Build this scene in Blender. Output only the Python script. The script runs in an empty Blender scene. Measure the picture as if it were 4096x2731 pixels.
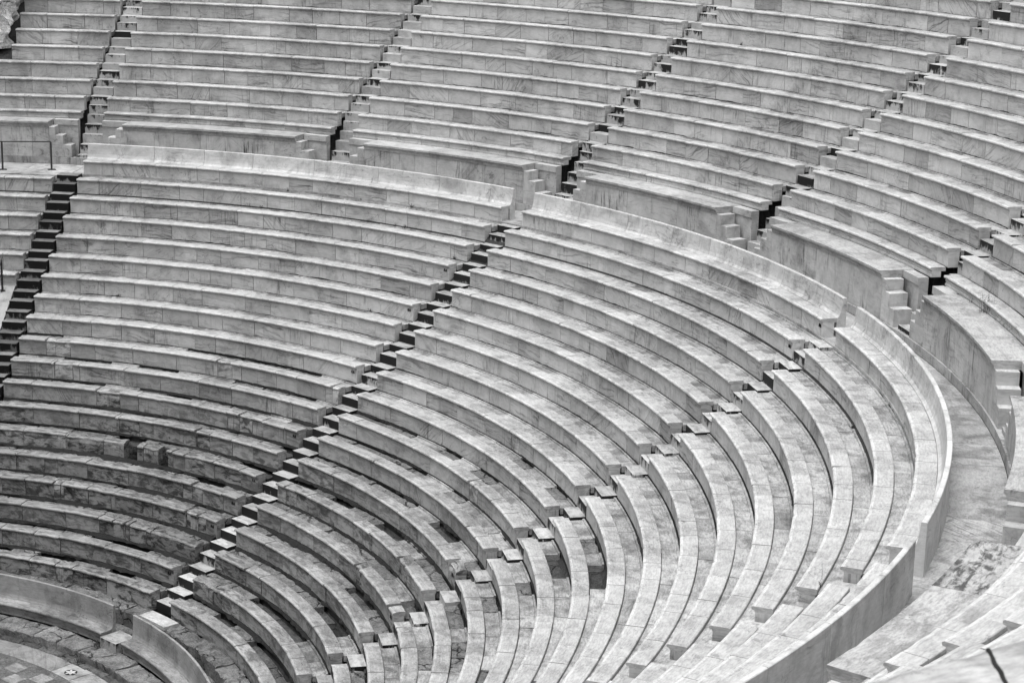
import bpy, math, random
from mathutils import Vector, Matrix, noise
S = bpy.context.scene
PI = math.pi; R = math.radians; D = math.degrees

# ------------------------------------------------------------------ camera
CX, CY, CZ = 2.5816, -44.8724, 11.6601
YAW, PITCH, ROLL, FPX = 0.351935, -0.256779, 0.0234316, 8026.4
Fv = Vector((math.sin(YAW)*math.cos(PITCH), math.cos(YAW)*math.cos(PITCH), math.sin(PITCH)))
R0v = Vector((math.cos(YAW), -math.sin(YAW), 0)); U0v = R0v.cross(Fv)
Rv = R0v*math.cos(ROLL)+U0v*math.sin(ROLL); Uv = -R0v*math.sin(ROLL)+U0v*math.cos(ROLL)
cam = bpy.data.cameras.new('camera'); co = bpy.data.objects.new('camera', cam)
S.collection.objects.link(co); S.camera = co
M3 = Matrix((Rv, Uv, -Fv)).transposed(); co.matrix_world = Matrix.Translation((CX, CY, CZ)) @ M3.to_4x4()
cam.sensor_width = 36; cam.sensor_fit = 'HORIZONTAL'; cam.lens = FPX/4096*36
cam.clip_start = 0.5; cam.clip_end = 2000
cam.dof.use_dof = True; cam.dof.focus_distance = 58; cam.dof.aperture_fstop = 4.5

# ------------------------------------------------------------------ light
W = bpy.data.worlds.new('World'); S.world = W; W.use_nodes = True
nt = W.node_tree; nt.nodes.clear()
sky = nt.nodes.new('ShaderNodeTexSky'); sky.sky_type = 'NISHITA'; sky.sun_disc = False
SUN_EL, SUN_AZ = R(76), R(245)      # azimuth from +Y towards +X
sky.sun_elevation = SUN_EL; sky.sun_rotation = SUN_AZ; sky.air_density = 1.0; sky.dust_density = 4.0
bw = nt.nodes.new('ShaderNodeRGBToBW')   # the photograph is black and white
bg = nt.nodes.new('ShaderNodeBackground'); bg.inputs[1].default_value = 0.15
wo = nt.nodes.new('ShaderNodeOutputWorld')
nt.links.new(sky.outputs[0], bw.inputs[0]); nt.links.new(bw.outputs[0], bg.inputs[0]); nt.links.new(bg.outputs[0], wo.inputs[0])
sl = bpy.data.lights.new('sun', 'SUN'); sl.energy = 0.6; sl.angle = R(45); sl.color = (1, 1, 1)
so = bpy.data.objects.new('sun', sl); S.collection.objects.link(so)
sd = Vector((math.sin(SUN_AZ)*math.cos(SUN_EL), math.cos(SUN_AZ)*math.cos(SUN_EL), math.sin(SUN_EL)))
so.rotation_euler = sd.to_track_quat('Z', 'Y').to_euler()
S.view_settings.view_transform = 'Standard'; S.view_settings.look = 'None'
S.view_settings.exposure = 1.1; S.view_settings.gamma = 1; S.view_settings.use_curve_mapping = False
S.render.engine = 'CYCLES'

def on_frame(x, y, z, m=450):
    v = Vector((x-CX, y-CY, z-CZ)); d = v.dot(Fv)
    if d < 1: return False
    u = 2048+FPX*v.dot(Rv)/d; w = 1365-FPX*v.dot(Uv)/d
    return -m < u < 4096+m and -m < w < 2731+m

# ------------------------------------------------------------------ theatre dimensions (metres, centre of the orchestra at the origin,
# angle t measured from +Y towards +X)
RT, HL, DL = 26.0645, 0.49488, 0.75
RU, ZU, HU, DU = 29.098, 1.7234, 0.49495, 0.75344
WL, WU = 0.85, 0.816
TL = [-9.6, 26.36, 63.13, 97.78, 132.83, 168.5]
TU = [9.0, 26.22, 44.80, 63.34, 80.69, 98.13, 115.39, 132.90, 150.21, 167.6]
ZW = -0.46; RC, ZC = 27.815, 1.0056; ZO = -10.2
def P3(r, t, z): return (r*math.sin(t), r*math.cos(t), z)

# ------------------------------------------------------------------ materials
class NB:
    def __init__(s, m):
        m.use_nodes = True; s.t = m.node_tree; s.t.nodes.clear()
    def n(s, kind, **k):
        x = s.t.nodes.new(kind)
        for a, b in k.items(): setattr(x, a, b)
        return x
    def L(s, a, b): s.t.links.new(a, b)
    def val(s, a, sock):
        if isinstance(a, (int, float)): sock.default_value = a
        else: s.L(a, sock)
    def m(s, op, a, b=0.0, c=None, clamp=False):
        x = s.n('ShaderNodeMath', operation=op, use_clamp=clamp); s.val(a, x.inputs[0]); s.val(b, x.inputs[1])
        if c is not None: s.val(c, x.inputs[2])
        return x.outputs[0]
    def mr(s, v, a, b, c=0.0, d=1.0, smooth=True):
        x = s.n('ShaderNodeMapRange'); x.clamp = True
        if smooth: x.interpolation_type = 'SMOOTHSTEP'
        s.val(v, x.inputs['Value'])
        for nme, q in (('From Min', a), ('From Max', b), ('To Min', c), ('To Max', d)): s.val(q, x.inputs[nme])
        return x.outputs['Result']
    def vec(s, x, y, z):
        c = s.n('ShaderNodeCombineXYZ'); s.val(x, c.inputs[0]); s.val(y, c.inputs[1]); s.val(z, c.inputs[2]); return c.outputs[0]
    def noise(s, v, scale=1.0, detail=4.0, rough=0.55, dist=0.0):
        x = s.n('ShaderNodeTexNoise'); s.L(v, x.inputs['Vector']); x.inputs['Scale'].default_value = scale
        x.inputs['Detail'].default_value = detail; x.inputs['Roughness'].default_value = rough; x.inputs['Distortion'].default_value = dist
        return x.outputs['Fac']
    def finish(s, col, rough, bump, bd=0.02, bs=0.5):
        rgb = s.n('ShaderNodeCombineColor')
        for i in range(3): s.val(col, rgb.inputs[i])
        b = s.n('ShaderNodeBsdfPrincipled'); s.L(rgb.outputs[0], b.inputs['Base Color'])
        b.inputs['Roughness'].default_value = rough; b.inputs['Specular IOR Level'].default_value = 0.25
        if bump is not None:
            bp = s.n('ShaderNodeBump'); bp.inputs['Distance'].default_value = bd; bp.inputs['Strength'].default_value = bs
            s.L(bump, bp.inputs['Height']); s.L(bp.outputs[0], b.inputs['Normal'])
        o = s.n('ShaderNodeOutputMaterial'); s.L(b.outputs[0], o.inputs[0])

def marble(name, vein=0.3, mottle=0.2, drip=0.2, moss=0.0, speck=0.3, fine=0.12, pores=0.0):
    m = bpy.data.materials.new(name); b = NB(m)
    uv = b.n('ShaderNodeUVMap'); uv.uv_map = 'UVMap'
    sp = b.n('ShaderNodeSeparateXYZ'); b.L(uv.outputs[0], sp.inputs[0]); u, v = sp.outputs[0], sp.outputs[1]
    a1 = b.n('ShaderNodeAttribute'); a1.attribute_name = 'stone'; s1 = b.n('ShaderNodeSeparateColor'); b.L(a1.outputs['Color'], s1.inputs[0])
    rnd, ang, tone = s1.outputs[0], s1.outputs[1], s1.outputs[2]
    a2 = b.n('ShaderNodeAttribute'); a2.attribute_name = 'wear'; s2 = b.n('ShaderNodeSeparateColor'); b.L(a2.outputs['Color'], s2.inputs[0])
    vs, dr, old = s2.outputs[0], s2.outputs[1], s2.outputs[2]
    off = b.m('MULTIPLY', rnd, 173.0)
    # rotate (u, v) by the bedding angle of this block
    an = b.m('MULTIPLY', b.m('SUBTRACT', ang, 0.5), PI)
    c, s_ = b.m('COSINE', an), b.m('SINE', an)
    p = b.m('ADD', b.m('MULTIPLY', u, c), b.m('MULTIPLY', v, s_))
    q = b.m('SUBTRACT', b.m('MULTIPLY', v, c), b.m('MULTIPLY', u, s_))
    # wavy bedding veins
    wv = b.noise(b.vec(b.m('MULTIPLY', p, 1.1), b.m('MULTIPLY', q, 2.0), off), 1.0, 3, 0.6)
    qq = b.m('ADD', q, b.m('MULTIPLY', b.m('SUBTRACT', wv, 0.5), 0.35))
    ve = b.noise(b.vec(b.m('MULTIPLY', p, 0.9), b.m('MULTIPLY', qq, 15.0), off), 1.0, 5, 0.62)
    veins = b.mr(ve, 0.47, 0.72)
    ve2 = b.noise(b.vec(b.m('MULTIPLY', p, 0.5), b.m('MULTIPLY', qq, 5.0), b.m('ADD', off, 40.0)), 1.0, 3, 0.5)
    thin = b.mr(b.m('ABSOLUTE', b.m('SUBTRACT', ve2, 0.5)), 0.0, 0.02, 1.0, 0.0)
    tmask = b.mr(b.noise(b.vec(u, v, b.m('ADD', off, 9.0)), 1.3, 2), 0.5, 0.68)
    # cloudy weathering
    geo = b.n('ShaderNodeTexCoord'); wp = geo.outputs['Object']
    cl = b.mr(b.noise(b.vec(u, v, off), 2.3, 5, 0.6, 0.4), 0.35, 0.75)
    big = b.mr(b.noise(wp, 0.35, 3, 0.5), 0.3, 0.72)
    fi = b.noise(b.vec(b.m('MULTIPLY', u, 7.0), b.m('MULTIPLY', v, 26.0), off), 1.0, 4, 0.75)
    # rain streaks running down the face
    st = b.noise(b.vec(b.m('MULTIPLY', u, 17.0), b.m('MULTIPLY', v, 1.6), off), 1.0, 4, 0.65)
    stm = b.mr(b.noise(b.vec(u, b.m('MULTIPLY', v, 0.3), b.m('ADD', off, 77.0)), 1.6, 2), 0.44, 0.66)
    streak = b.m('MULTIPLY', b.mr(st, 0.47, 0.70), stm)
    # small dark specks and lichen
    sk = b.mr(b.noise(b.vec(u, v, b.m('ADD', off, 5.0)), 15.0, 4, 0.75), 0.55, 0.68)
    skm = b.mr(b.noise(wp, 1.1, 3, 0.6), 0.40, 0.64)
    spk = b.m('MULTIPLY', sk, skm)
    lic = b.mr(b.noise(b.vec(u, v, b.m('ADD', off, 31.0)), 7.0, 6, 0.72, 0.6), 0.60, 0.66)
    licm = b.mr(b.noise(wp, 0.6, 2, 0.5), 0.50, 0.66)
    col = tone
    def dark(fac, amt):
        nonlocal col
        col = b.m('MULTIPLY', col, b.m('SUBTRACT', 1.0, b.m('MULTIPLY', fac, amt)))
    dark(b.m('MULTIPLY', veins, vs), vein*1.6)
    dark(b.m('MULTIPLY', thin, tmask), vein*0.9)
    dark(cl, mottle); dark(big, mottle*0.6)
    pat = b.mr(b.noise(wp, 1.15, 6, 0.62, 0.5), 0.50, 0.64)          # stains that run on across the joints
    dark(pat, mottle*1.0)
    soot = b.m('MULTIPLY', b.mr(b.noise(wp, 3.6, 6, 0.72, 0.8), 0.56, 0.66), b.mr(b.noise(wp, 0.5, 2, 0.5), 0.44, 0.62))
    dark(soot, 0.42)
    dark(b.mr(fi, 0.35, 0.68), fine*1.2)
    dark(b.m('MULTIPLY', streak, dr), drip*1.6)
    dark(spk, speck)
    dark(b.m('MULTIPLY', b.m('MULTIPLY', lic, licm), b.m('ADD', b.m('MULTIPLY', old, 1.3), 0.5), clamp=True), 0.70)
    # grime on the old blocks
    gr = b.mr(b.noise(b.vec(b.m('MULTIPLY', u, 1.5), b.m('MULTIPLY', v, 3.5), b.m('ADD', off, 3.0)), 1.6, 6, 0.70, 0.5), 0.44, 0.60)
    dark(b.m('MULTIPLY', gr, old), 0.80)
    # hairline cracks and dirt in them
    cn = b.noise(b.vec(u, v, b.m('ADD', off, 61.0)), 1.7, 6, 0.6, 0.8)
    ck = b.mr(b.m('ABSOLUTE', b.m('SUBTRACT', cn, 0.5)), 0.0, 0.007, 1.0, 0.0)
    ckm = b.mr(b.noise(b.vec(u, v, b.m('ADD', off, 67.0)), 0.9, 2), 0.52, 0.62)
    dark(b.m('MULTIPLY', ck, ckm), 0.55)
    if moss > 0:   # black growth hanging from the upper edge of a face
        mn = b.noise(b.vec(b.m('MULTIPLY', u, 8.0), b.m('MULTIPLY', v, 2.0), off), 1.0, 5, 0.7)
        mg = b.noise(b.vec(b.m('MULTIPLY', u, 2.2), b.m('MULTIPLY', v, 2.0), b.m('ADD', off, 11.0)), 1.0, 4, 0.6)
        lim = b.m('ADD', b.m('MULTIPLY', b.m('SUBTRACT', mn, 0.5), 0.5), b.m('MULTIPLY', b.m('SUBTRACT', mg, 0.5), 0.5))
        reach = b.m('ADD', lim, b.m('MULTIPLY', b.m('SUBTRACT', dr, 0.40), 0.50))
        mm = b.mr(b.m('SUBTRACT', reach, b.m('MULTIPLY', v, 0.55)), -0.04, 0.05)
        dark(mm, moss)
    hb = b.m('ADD', b.m('MULTIPLY', fi, 0.35), b.m('MULTIPLY', b.noise(b.vec(u, v, off), 9.0, 5, 0.65), 0.8))
    hb = b.m('ADD', hb, b.m('MULTIPLY', b.noise(b.vec(u, v, off), 3.0, 4, 0.6), b.m('MULTIPLY', old, 2.5)))
    b.finish(col, 0.72, hb, 0.012, 0.55)
    return m

def rough_stone(name, base=0.22, crack=True, scale=1.0):
    m = bpy.data.materials.new(name); b = NB(m)
    uv = b.n('ShaderNodeUVMap'); uv.uv_map = 'UVMap'
    sp = b.n('ShaderNodeSeparateXYZ'); b.L(uv.outputs[0], sp.inputs[0]); u, v = sp.outputs[0], sp.outputs[1]
    a1 = b.n('ShaderNodeAttribute'); a1.attribute_name = 'stone'; s1 = b.n('ShaderNodeSeparateColor'); b.L(a1.outputs['Color'], s1.inputs[0])
    rnd, tone = s1.outputs[0], s1.outputs[2]; off = b.m('MULTIPLY', rnd, 173.0)
    uvw = b.vec(u, v, off)
    n1 = b.noise(uvw, 2.4*scale, 6, 0.68, 0.3); n2 = b.noise(uvw, 14*scale, 5, 0.72)
    n3 = b.noise(uvw, 45*scale, 2, 0.6)
    col = b.m('MULTIPLY', b.m('MULTIPLY', tone, base/0.5), b.mr(n1, 0.3, 0.72, 1.35, 0.6))
    col = b.m('MULTIPLY', col, b.mr(n2, 0.35, 0.68, 1.2, 0.62)); col = b.m('MULTIPLY', col, b.mr(n3, 0.35, 0.7, 1.15, 0.75))
    h = b.m('ADD', b.m('MULTIPLY', n2, 1.0), b.m('MULTIPLY', n1, 1.5))
    if crack:
        vo = b.n('ShaderNodeTexVoronoi'); vo.feature = 'DISTANCE_TO_EDGE'; vo.inputs['Scale'].default_value = 1.1*scale
        d = b.n('ShaderNodeVectorMath', operation='ADD'); b.L(uvw, d.inputs[0])
        b.L(b.vec(b.m('MULTIPLY', b.noise(uvw, 4, 4), 0.5), b.m('MULTIPLY', n1, 0.5), 0.0), d.inputs[1]); b.L(d.outputs[0], vo.inputs['Vector'])
        ck = b.mr(vo.outputs['Distance'], 0.004, 0.022, 0.0, 1.0)
        ckm = b.mr(b.noise(uvw, 1.3, 2), 0.42, 0.55)
        ck = b.m('MAXIMUM', ck, b.m('SUBTRACT', 1.0, ckm))
        col = b.m('MULTIPLY', col, b.m('ADD', b.m('MULTIPLY', ck, 0.85), 0.15)); h = b.m('ADD', h, b.m('MULTIPLY', ck, 1.5))
    b.finish(col, 0.9, h, 0.03, 0.9)
    return m

def flat_mat(name, c, rough=0.6, metal=0.0):
    m = bpy.data.materials.new(name); b = NB(m)
    tc = b.n('ShaderNodeTexCoord'); n = b.noise(tc.outputs['Object'], 14, 4, 0.6)
    b.finish(b.m('MULTIPLY', b.mr(n, 0.3, 0.7, 0.75, 1.2), c), rough, n, 0.004, 0.4)
    m.node_tree.nodes['Principled BSDF'].inputs['Metallic'].default_value = metal
    return m

M_TOP = marble('weathered_seat_marble', vein=0.16, mottle=0.26, drip=0.0, speck=0.5, fine=0.26)
M_FACE = marble('veined_riser_marble', vein=0.42, mottle=0.20, drip=0.50, speck=0.16, fine=0.08)
M_FOOT = marble('worn_footledge_marble', vein=0.25, mottle=0.42, drip=0.0, speck=0.65, fine=0.34)
M_WALL = marble('rain_streaked_marble', vein=0.22, mottle=0.26, drip=0.6, speck=0.2, fine=0.08)
M_BACK = marble('smooth_backrest_marble', vein=0.3, mottle=0.26, drip=0.4, speck=0.3, fine=0.10)
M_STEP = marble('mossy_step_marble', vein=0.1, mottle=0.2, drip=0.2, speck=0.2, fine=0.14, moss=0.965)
M_PAVE = marble('walkway_marble', vein=0.38, mottle=0.4, drip=0.0, speck=0.5, fine=0.2)
M_OLD = rough_stone('rough_old_stone', 0.15)
M_CORE = rough_stone('rubble_core', 0.035, crack=False)
M_ROCK = rough_stone('rubble_masonry', 0.62, scale=0.9)
M_METAL = flat_mat('dark_painted_steel', 0.035, 0.5)
M_INK = flat_mat('dark_incised_letters', 0.015, 0.9)
M_JOINT = flat_mat('near_black_joint', 0.02, 0.95)
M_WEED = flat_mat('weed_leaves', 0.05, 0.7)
M_DARKP = flat_mat('grey_paving', 0.20, 0.7)
M_WHITE = flat_mat('pale_paving', 0.50, 0.6)

# ------------------------------------------------------------------ mesh builder
class MB:
    def __init__(s): s.v = []; s.f = []; s.uv = []; s.a = []; s.b = []; s.mi = []; s.cur = 0
    def face(s, ids, uvs, a, b): s.f.append(ids); s.uv.extend(uvs); s.a.append(a); s.b.append(b); s.mi.append(s.cur)
    def build(s, name, mat, parent=None, loc=(0, 0, 0), smooth=False):
        me = bpy.data.meshes.new(name)
        me.from_pydata([(x-loc[0], y-loc[1], z-loc[2]) for x, y, z in s.v], [], s.f)
        ul = me.uv_layers.new(name='UVMap'); fl = [c for p in s.uv for c in p]; ul.data.foreach_set('uv', fl)
        for nm, data in (('stone', s.a), ('wear', s.b)):
            at = me.attributes.new(nm, 'FLOAT_COLOR', 'FACE'); at.data.foreach_set('color', [c for p in data for c in (*p, 1.0)])
        for m_ in (mat if isinstance(mat, tuple) else (mat,)): me.materials.append(m_)
        me.polygons.foreach_set('material_index', s.mi)
        if smooth: me.polygons.foreach_set('use_smooth', [True]*len(s.f))
        me.update()
        o = bpy.data.objects.new(name, me); S.collection.objects.link(o)
        if parent: o.parent = parent
        return o

def stone(rng, tone, spread=0.06, vs=None, drip=None, old=0.0, diag=0.22):
    t = min(0.8, max(0.06, tone+rng.gauss(0, spread)))
    if rng.random() < diag: ang = 0.5+rng.choice((-1, 1))*rng.uniform(0.12, 0.36)
    else: ang = 0.5+rng.gauss(0, 0.02)
    return ((rng.random(), ang, t), (rng.random()**1.3 if vs is None else vs, rng.random()**1.2 if drip is None else drip, old))

def arc(mb, prof, r0, z0, t0, t1, st, seg=0.14, disp=None, caps=True, uv0=0.0, alt_edges=(), alt=None):
    """closed profile [(dr, dz)...] swept about the centre from angle t0 to t1 (radians)"""
    L = abs(t1-t0)*r0; n = max(1, int(round(L/seg))); k = len(prof); base = len(mb.v)
    cum = [0.0]
    for i in range(k): x0, y0 = prof[i]; x1, y1 = prof[(i+1) % k]; cum.append(cum[-1]+math.hypot(x1-x0, y1-y0))
    for j in range(n+1):
        t = t0+(t1-t0)*j/n
        for (dr, dz) in prof:
            r, z = r0+dr, z0+dz
            if disp: a, c = disp(r0*t, dr, dz, j/n); r += a; z += c
            mb.v.append(P3(r, t, z))
    a, b = st
    for j in range(n):
        u0 = uv0+r0*(t1-t0)*j/n; u1 = uv0+r0*(t1-t0)*(j+1)/n
        for i in range(k):
            i2 = (i+1) % k; p = base+j*k
            aa, bb = (alt if (alt and i in alt_edges) else (a, b))
            mb.face((p+i, p+i2, p+k+i2, p+k+i), [(u0, cum[i]), (u0, cum[i+1]), (u1, cum[i+1]), (u1, cum[i])], aa, bb)
    if caps:
        uvc = [(dr, -dz) for dr, dz in prof]
        mb.face(tuple(base+i for i in reversed(range(k))), list(reversed(uvc)), a, b)
        mb.face(tuple(base+n*k+i for i in range(k)), uvc, a, b)

# profiles are written from the top edge of the visible face downwards first (clockwise seen with r to the right)
def P_seat(w=0.385): return [(0.030, 0), (0.009, -.009), (0, -.028), (0.002, -.048), (0.014, -.063), (0.052, -.070), (0.070, -.104), (w, -.104), (w, -.010), (w-.012, 0), (0.22, 0), (0.065, 0)]
def P_riser(dn): return [(0.072, -.104), (0.071, -.22), (0.070, dn+.012), (0.078, dn), (0.36, dn), (0.36, -.106)]
P_foot = [(0.396, -.066), (0.396, -.22), (0.776, -.22), (0.776, -.034), (0.728, -.034), (0.720, -.066), (0.56, -.068)]
P_footold = [(0.398, -.075), (0.398, -.26), (0.760, -.26), (0.760, -.085), (0.69, -.07), (0.59, -.08), (0.49, -.072)]

def jitter(prof, rng, s=0.004):
    a, c = rng.gauss(0, s), rng.gauss(0, s*0.8); return [(x+a, y+c) for x, y in prof]
def edge_disp(seed, amp):
    def f(s, dr, dz, t):
        if dz < -0.09 or dr > 0.12: return (0, 0)
        n = noise.noise(Vector((s*3.1, seed, 0)))+0.6*noise.noise(Vector((s*11, seed, 5)))
        k = max(0.0, n-0.36)*amp; return (k, -k*0.8)
    return f
def worn_disp(seed, amp):
    def f(s, dr, dz, t):
        n1 = noise.noise(Vector((s*2.6, dr*6, seed+dz*6))); n2 = noise.noise(Vector((s*9, dr*16, seed+9+dz*14)))
        k = amp*(0.75*n1+0.5*n2); top = 1.0 if dz > -0.12 else 0.35
        ro = 0.0
        if dr < 0.12 and dz > -0.14: ro = amp*0.75*(1.1+n1)
        return (ro*0.9+k*0.5*top, -ro*0.7+k*0.6*top)
    return f

def empty(name, label, cat, loc, group=None):
    o = bpy.data.objects.new(name, None); S.collection.objects.link(o); o.location = loc; o.empty_display_size = 0.3
    o['label'] = label; o['category'] = cat
    if group: o['group'] = group
    return o
def tag(o, label, cat, group=None):
    o['label'] = label; o['category'] = cat
    if group: o['group'] = group
def struct(o): o['kind'] = 'structure'; return o

def joints(rng, t0, t1, r, lo=0.75, hi=1.6):
    out = [t0]; t = t0
    while True:
        t += rng.uniform(lo, hi)/r
        if t > t1-0.5*lo/r: break
        out.append(t)
    out.append(t1); return out
def visible_blocks(js, r, z):
    for a, b in zip(js[:-1], js[1:]):
        if any(on_frame(*P3(r, t, z)) for t in (a, b)): yield a, b

ORD = ['', 'first', 'second', 'third', 'fourth', 'fifth', 'sixth', 'seventh', 'eighth', 'ninth', 'tenth', 'eleventh', 'twelfth', 'thirteenth',
       'fourteenth', 'fifteenth', 'sixteenth', 'seventeenth', 'eighteenth', 'nineteenth']

# damage read off the photograph: (row, from deg, to deg, amount)
WORN = [(-13, 24, 37, 0.035), (-13, 37, 43.7, 0.065), (-13, 45.3, 48.0, 0.06), (-16, 50.8, 62.2, 0.075), (-17, 64.2, 70.9, 0.08), (-18, 30, 62, 0.03), (-12, 94.0, 96.4, 0.09),
        (-13, 88.0, 90.5, 0.06), (-14, 84, 85.5, 0.05)]
_r = random.Random(5)
for _ in range(26):
    _k = _r.randint(-18, -9); _t = _r.uniform(30, 100); WORN.append((_k, _t, _t+_r.uniform(.7, 3.2), _r.uniform(.025, .05)))
GAPS = [(-13, 43.8, 45.1), (-13, 48.1, 49.2)]
HOLES = [(-12, 85.5, 90.0), (-10, 103, 104.5), (-13, 40.5, 43.5), (-14, 92, 94.5), (-15, 86, 88), (-16, 82, 90), (-17, 48, 53.5), (-17, 76, 86), (-13, 80, 81.2), (-9, 109, 110), (-11, 97, 98.2), (-18, 52, 53)]

def oldness(k, tdeg):
    """how decayed the ancient lower rows are, 0..1"""
    a = min(1.0, max(0.0, (-8.3-k)/4.5)); b = 1.0 if tdeg < 63 else max(0.25, 1-(tdeg-63)/60.0)
    return a*b

def bench(kind, k, t0, t1, tone, label, group, marks=False):
    rng = random.Random(kind+str(k)+'%.2f' % t0)
    low = kind == 'L'
    if low: r, z, down = RT+DL*k, HL*k, -HL-.052
    elif k == 1: r, z, down = RU-.385, ZU-.467, -.25
    else: r, z, down = RU+(k-2)*DU, ZU+(k-2)*HU, -HU-.052
    if low and k == 0: down = -HL-.052
    if not low and k == 2: down = -.467-.02
    js = joints(rng, t0, t1, r)
    vis = list(visible_blocks(js, r, z))
    if not vis: return None
    tm = 0.5*(vis[0][0]+vis[-1][1]); loc = P3(r+.2, tm, z+down)
    root = empty('stone_bench', label, 'bench', loc, group)
    seat, riser = MB(), MB()
    back = MB() if (low and k == 0) else None
    sw = 0.385
    if low and k == 0: sw = 0.42
    if not low and k == 1: sw = 0.42
    for a, b in vis:
        td = D(0.5*(a+b)); o = oldness(k, td) if low else 0.0
        if low and any(g[0] == k and g[1]-.6 < td < g[2]+.6 and (b-a)*r < 1.0 for g in GAPS): continue
        g = rng.uniform(.004, .011)/r; wear = 0.0
        pieces = [(a, b, 0.0)]
        for w in WORN + [(q[0], q[1], q[2], -1) for q in GAPS]:
            if low and w[0] == k:
                new = []
                for (pa, pb, pw) in pieces:
                    x0, x1 = max(pa, R(w[1])), min(pb, R(w[2]))
                    if x1-x0 > 0.004:
                        if x0-pa > 0.004: new.append((pa, x0, pw))
                        new.append((x0, x1, w[3]))
                        if pb-x1 > 0.004: new.append((x1, pb, pw))
                    else: new.append((pa, pb, pw))
                pieces = new
        for (pa, pb, pw) in pieces:
            if pw < 0: continue
            tn = tone*(1-0.34*o)*(.78 if pw >= .06 else 1)
            st = stone(rng, tn, 0.036, old=min(1, o*rng.uniform(0.5, 1.1)+(0.5 if pw else 0)))
            if rng.random() < 0.16: st = ((st[0][0], st[0][1], st[0][2]*rng.uniform(.74, .9)), (min(1, st[1][0]+.4), st[1][1], st[1][2]))
            dv = worn_disp(rng.random()*50, pw) if pw else edge_disp(rng.random()*50, (0.055 if t0 < R(110) else 0.018)+0.06*o)
            s_top = (st[0][0], 0.5, (tn+.3*(st[0][2]-tn)+rng.gauss(0, .012))*.91), (st[1][0]*.6, st[1][1], st[1][2]*.8)
            sg = 0.07 if pw else 0.13
            jx = rng.gauss(0, .003+.006*o), rng.gauss(0, .0025+.004*o)
            pr = [(x+jx[0], y+jx[1]) for x, y in P_seat(sw)]
            if pw > 0.03: pr = [(x+(.035 if x < .1 else 0), y-.02) for x, y in pr]
            arc(seat, pr, r, z, pa+g, pb-g, s_top, sg, dv, uv0=rng.random()*5, alt_edges=(0, 1, 2, 3, 4, 11), alt=((s_top[0][0], .5, min(.76, s_top[0][2]*1.22)), (.1, 0, s_top[1][2]*.5)))  # nose edges get a paler tone than the rest of the seat
            if not low and k == 1:
                pq = [(.05, -.104), (.05, -.13), (.068, -.15), (.07, -.19), (.045, -.2), (.045, down), (.30, down), (.30, -.106)]
            else: pq = P_riser(down)
            arc(riser, [(x+jx[0], y+jx[1]) for x, y in pq], r, z, pa+g, pb-g, st, 0.2 if not pw else .09, (lambda s, dr, dz, t, d=dv: (d(s, dr, dz, t)[0]*.5 if dz > -.4 and dr < .2 else 0, 0)) if pw else None, uv0=rng.random()*5)
    seat.build('seat', M_TOP, root, loc); riser.build('riser', M_FACE, root, loc)
    if back:
        prof = [(.565, .500), (.552, .488), (.548, .44), (.535, .30), (.515, .16), (.485, .06), (.445, .018), (.424, .002), (.424, -.30), (.44, -.462), (.655, -.462), (.655, .488), (.643, .500)]
        for a, b in visible_blocks(joints(rng, t0, t1, r, 1.6, 2.6), r+.5, z):
            g = .006/r; arc(back, prof, r, z, a+g, b-g, stone(rng, tone+.02, .022, drip=rng.random()*.6), .2, uv0=rng.random()*5)
        back.build('backrest', M_BACK, root, loc, False)
    elif not (not low and k == 1) and sw < .5:
        foot = MB()
        for a, b in visible_blocks(joints(rng, t0, t1, r, 0.7, 1.5), r+.5, z):
            td = D(.5*(a+b)); o = oldness(k, td) if low else 0.0; g = rng.uniform(.003, .008)/r
            hole = (low and o > .5 and rng.random() < .13) or low and any(h[0] == k and R(h[1]) < b and R(h[2]) > a and h[1] <= td <= h[2]+.5 for h in HOLES)
            is_old = hole or (low and rng.random() < o*1.5)
            jz = rng.gauss(0, .003+.012*o)-(.15 if hole else 0)
            foot.cur = 1 if is_old else 0
            if is_old:
                sd_ = rng.random()*90
                n_in = rng.random()*.03
                arc(foot, [(x-(0 if x < .5 else n_in), y+jz) for x, y in P_footold], r, z, a+g*(1 if hole else rng.uniform(1.5, 6)), b-g*(1 if hole else rng.uniform(1.5, 6)), stone(rng, .22 if hole else .5, .06), .09,
                    lambda s, dr, dz, t, q=sd_: ((0.018*noise.noise(Vector((s*6, dr*9, q))) if dr > .7 else 0), (0.024*noise.noise(Vector((s*4.5, dr*9, q)))+.012*noise.noise(Vector((s*15, dr*25, q))) if dz > -.1 else 0)), uv0=rng.random()*9)
            else:
                st = stone(rng, tone*.93, .05, old=o*.6)
                arc(foot, [(x, y+jz) for x, y in P_foot], r, z, a+g, b-g, ((st[0][0], .5+rng.gauss(0, .05), st[0][2]), st[1]), .18, uv0=rng.random()*5)
        ms = MB(); va, vb = vis[0][0], vis[-1][1]; n = int((vb-va)*r/.09); sd_ = rng.random()*99; rm = r+DL+.060  # near-black ribbon along the riser base, a continuous dark line of varying width
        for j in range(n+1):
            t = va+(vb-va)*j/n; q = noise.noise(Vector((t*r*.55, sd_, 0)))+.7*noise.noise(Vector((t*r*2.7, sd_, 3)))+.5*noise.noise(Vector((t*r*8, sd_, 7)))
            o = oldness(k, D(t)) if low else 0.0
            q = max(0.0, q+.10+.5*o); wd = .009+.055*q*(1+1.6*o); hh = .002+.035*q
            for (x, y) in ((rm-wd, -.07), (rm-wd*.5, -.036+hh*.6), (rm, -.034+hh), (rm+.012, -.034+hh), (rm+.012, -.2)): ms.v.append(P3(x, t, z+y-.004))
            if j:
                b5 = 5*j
                for i in range(4): ms.face((b5-5+i, b5-5+i+1, b5+i+1, b5+i), [(t*r, i*.02), (t*r, i*.02+.02), (t*r+.09, i*.02+.02), (t*r+.09, i*.02)], (.5, .5, .5), (0, 0, 0))
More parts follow.
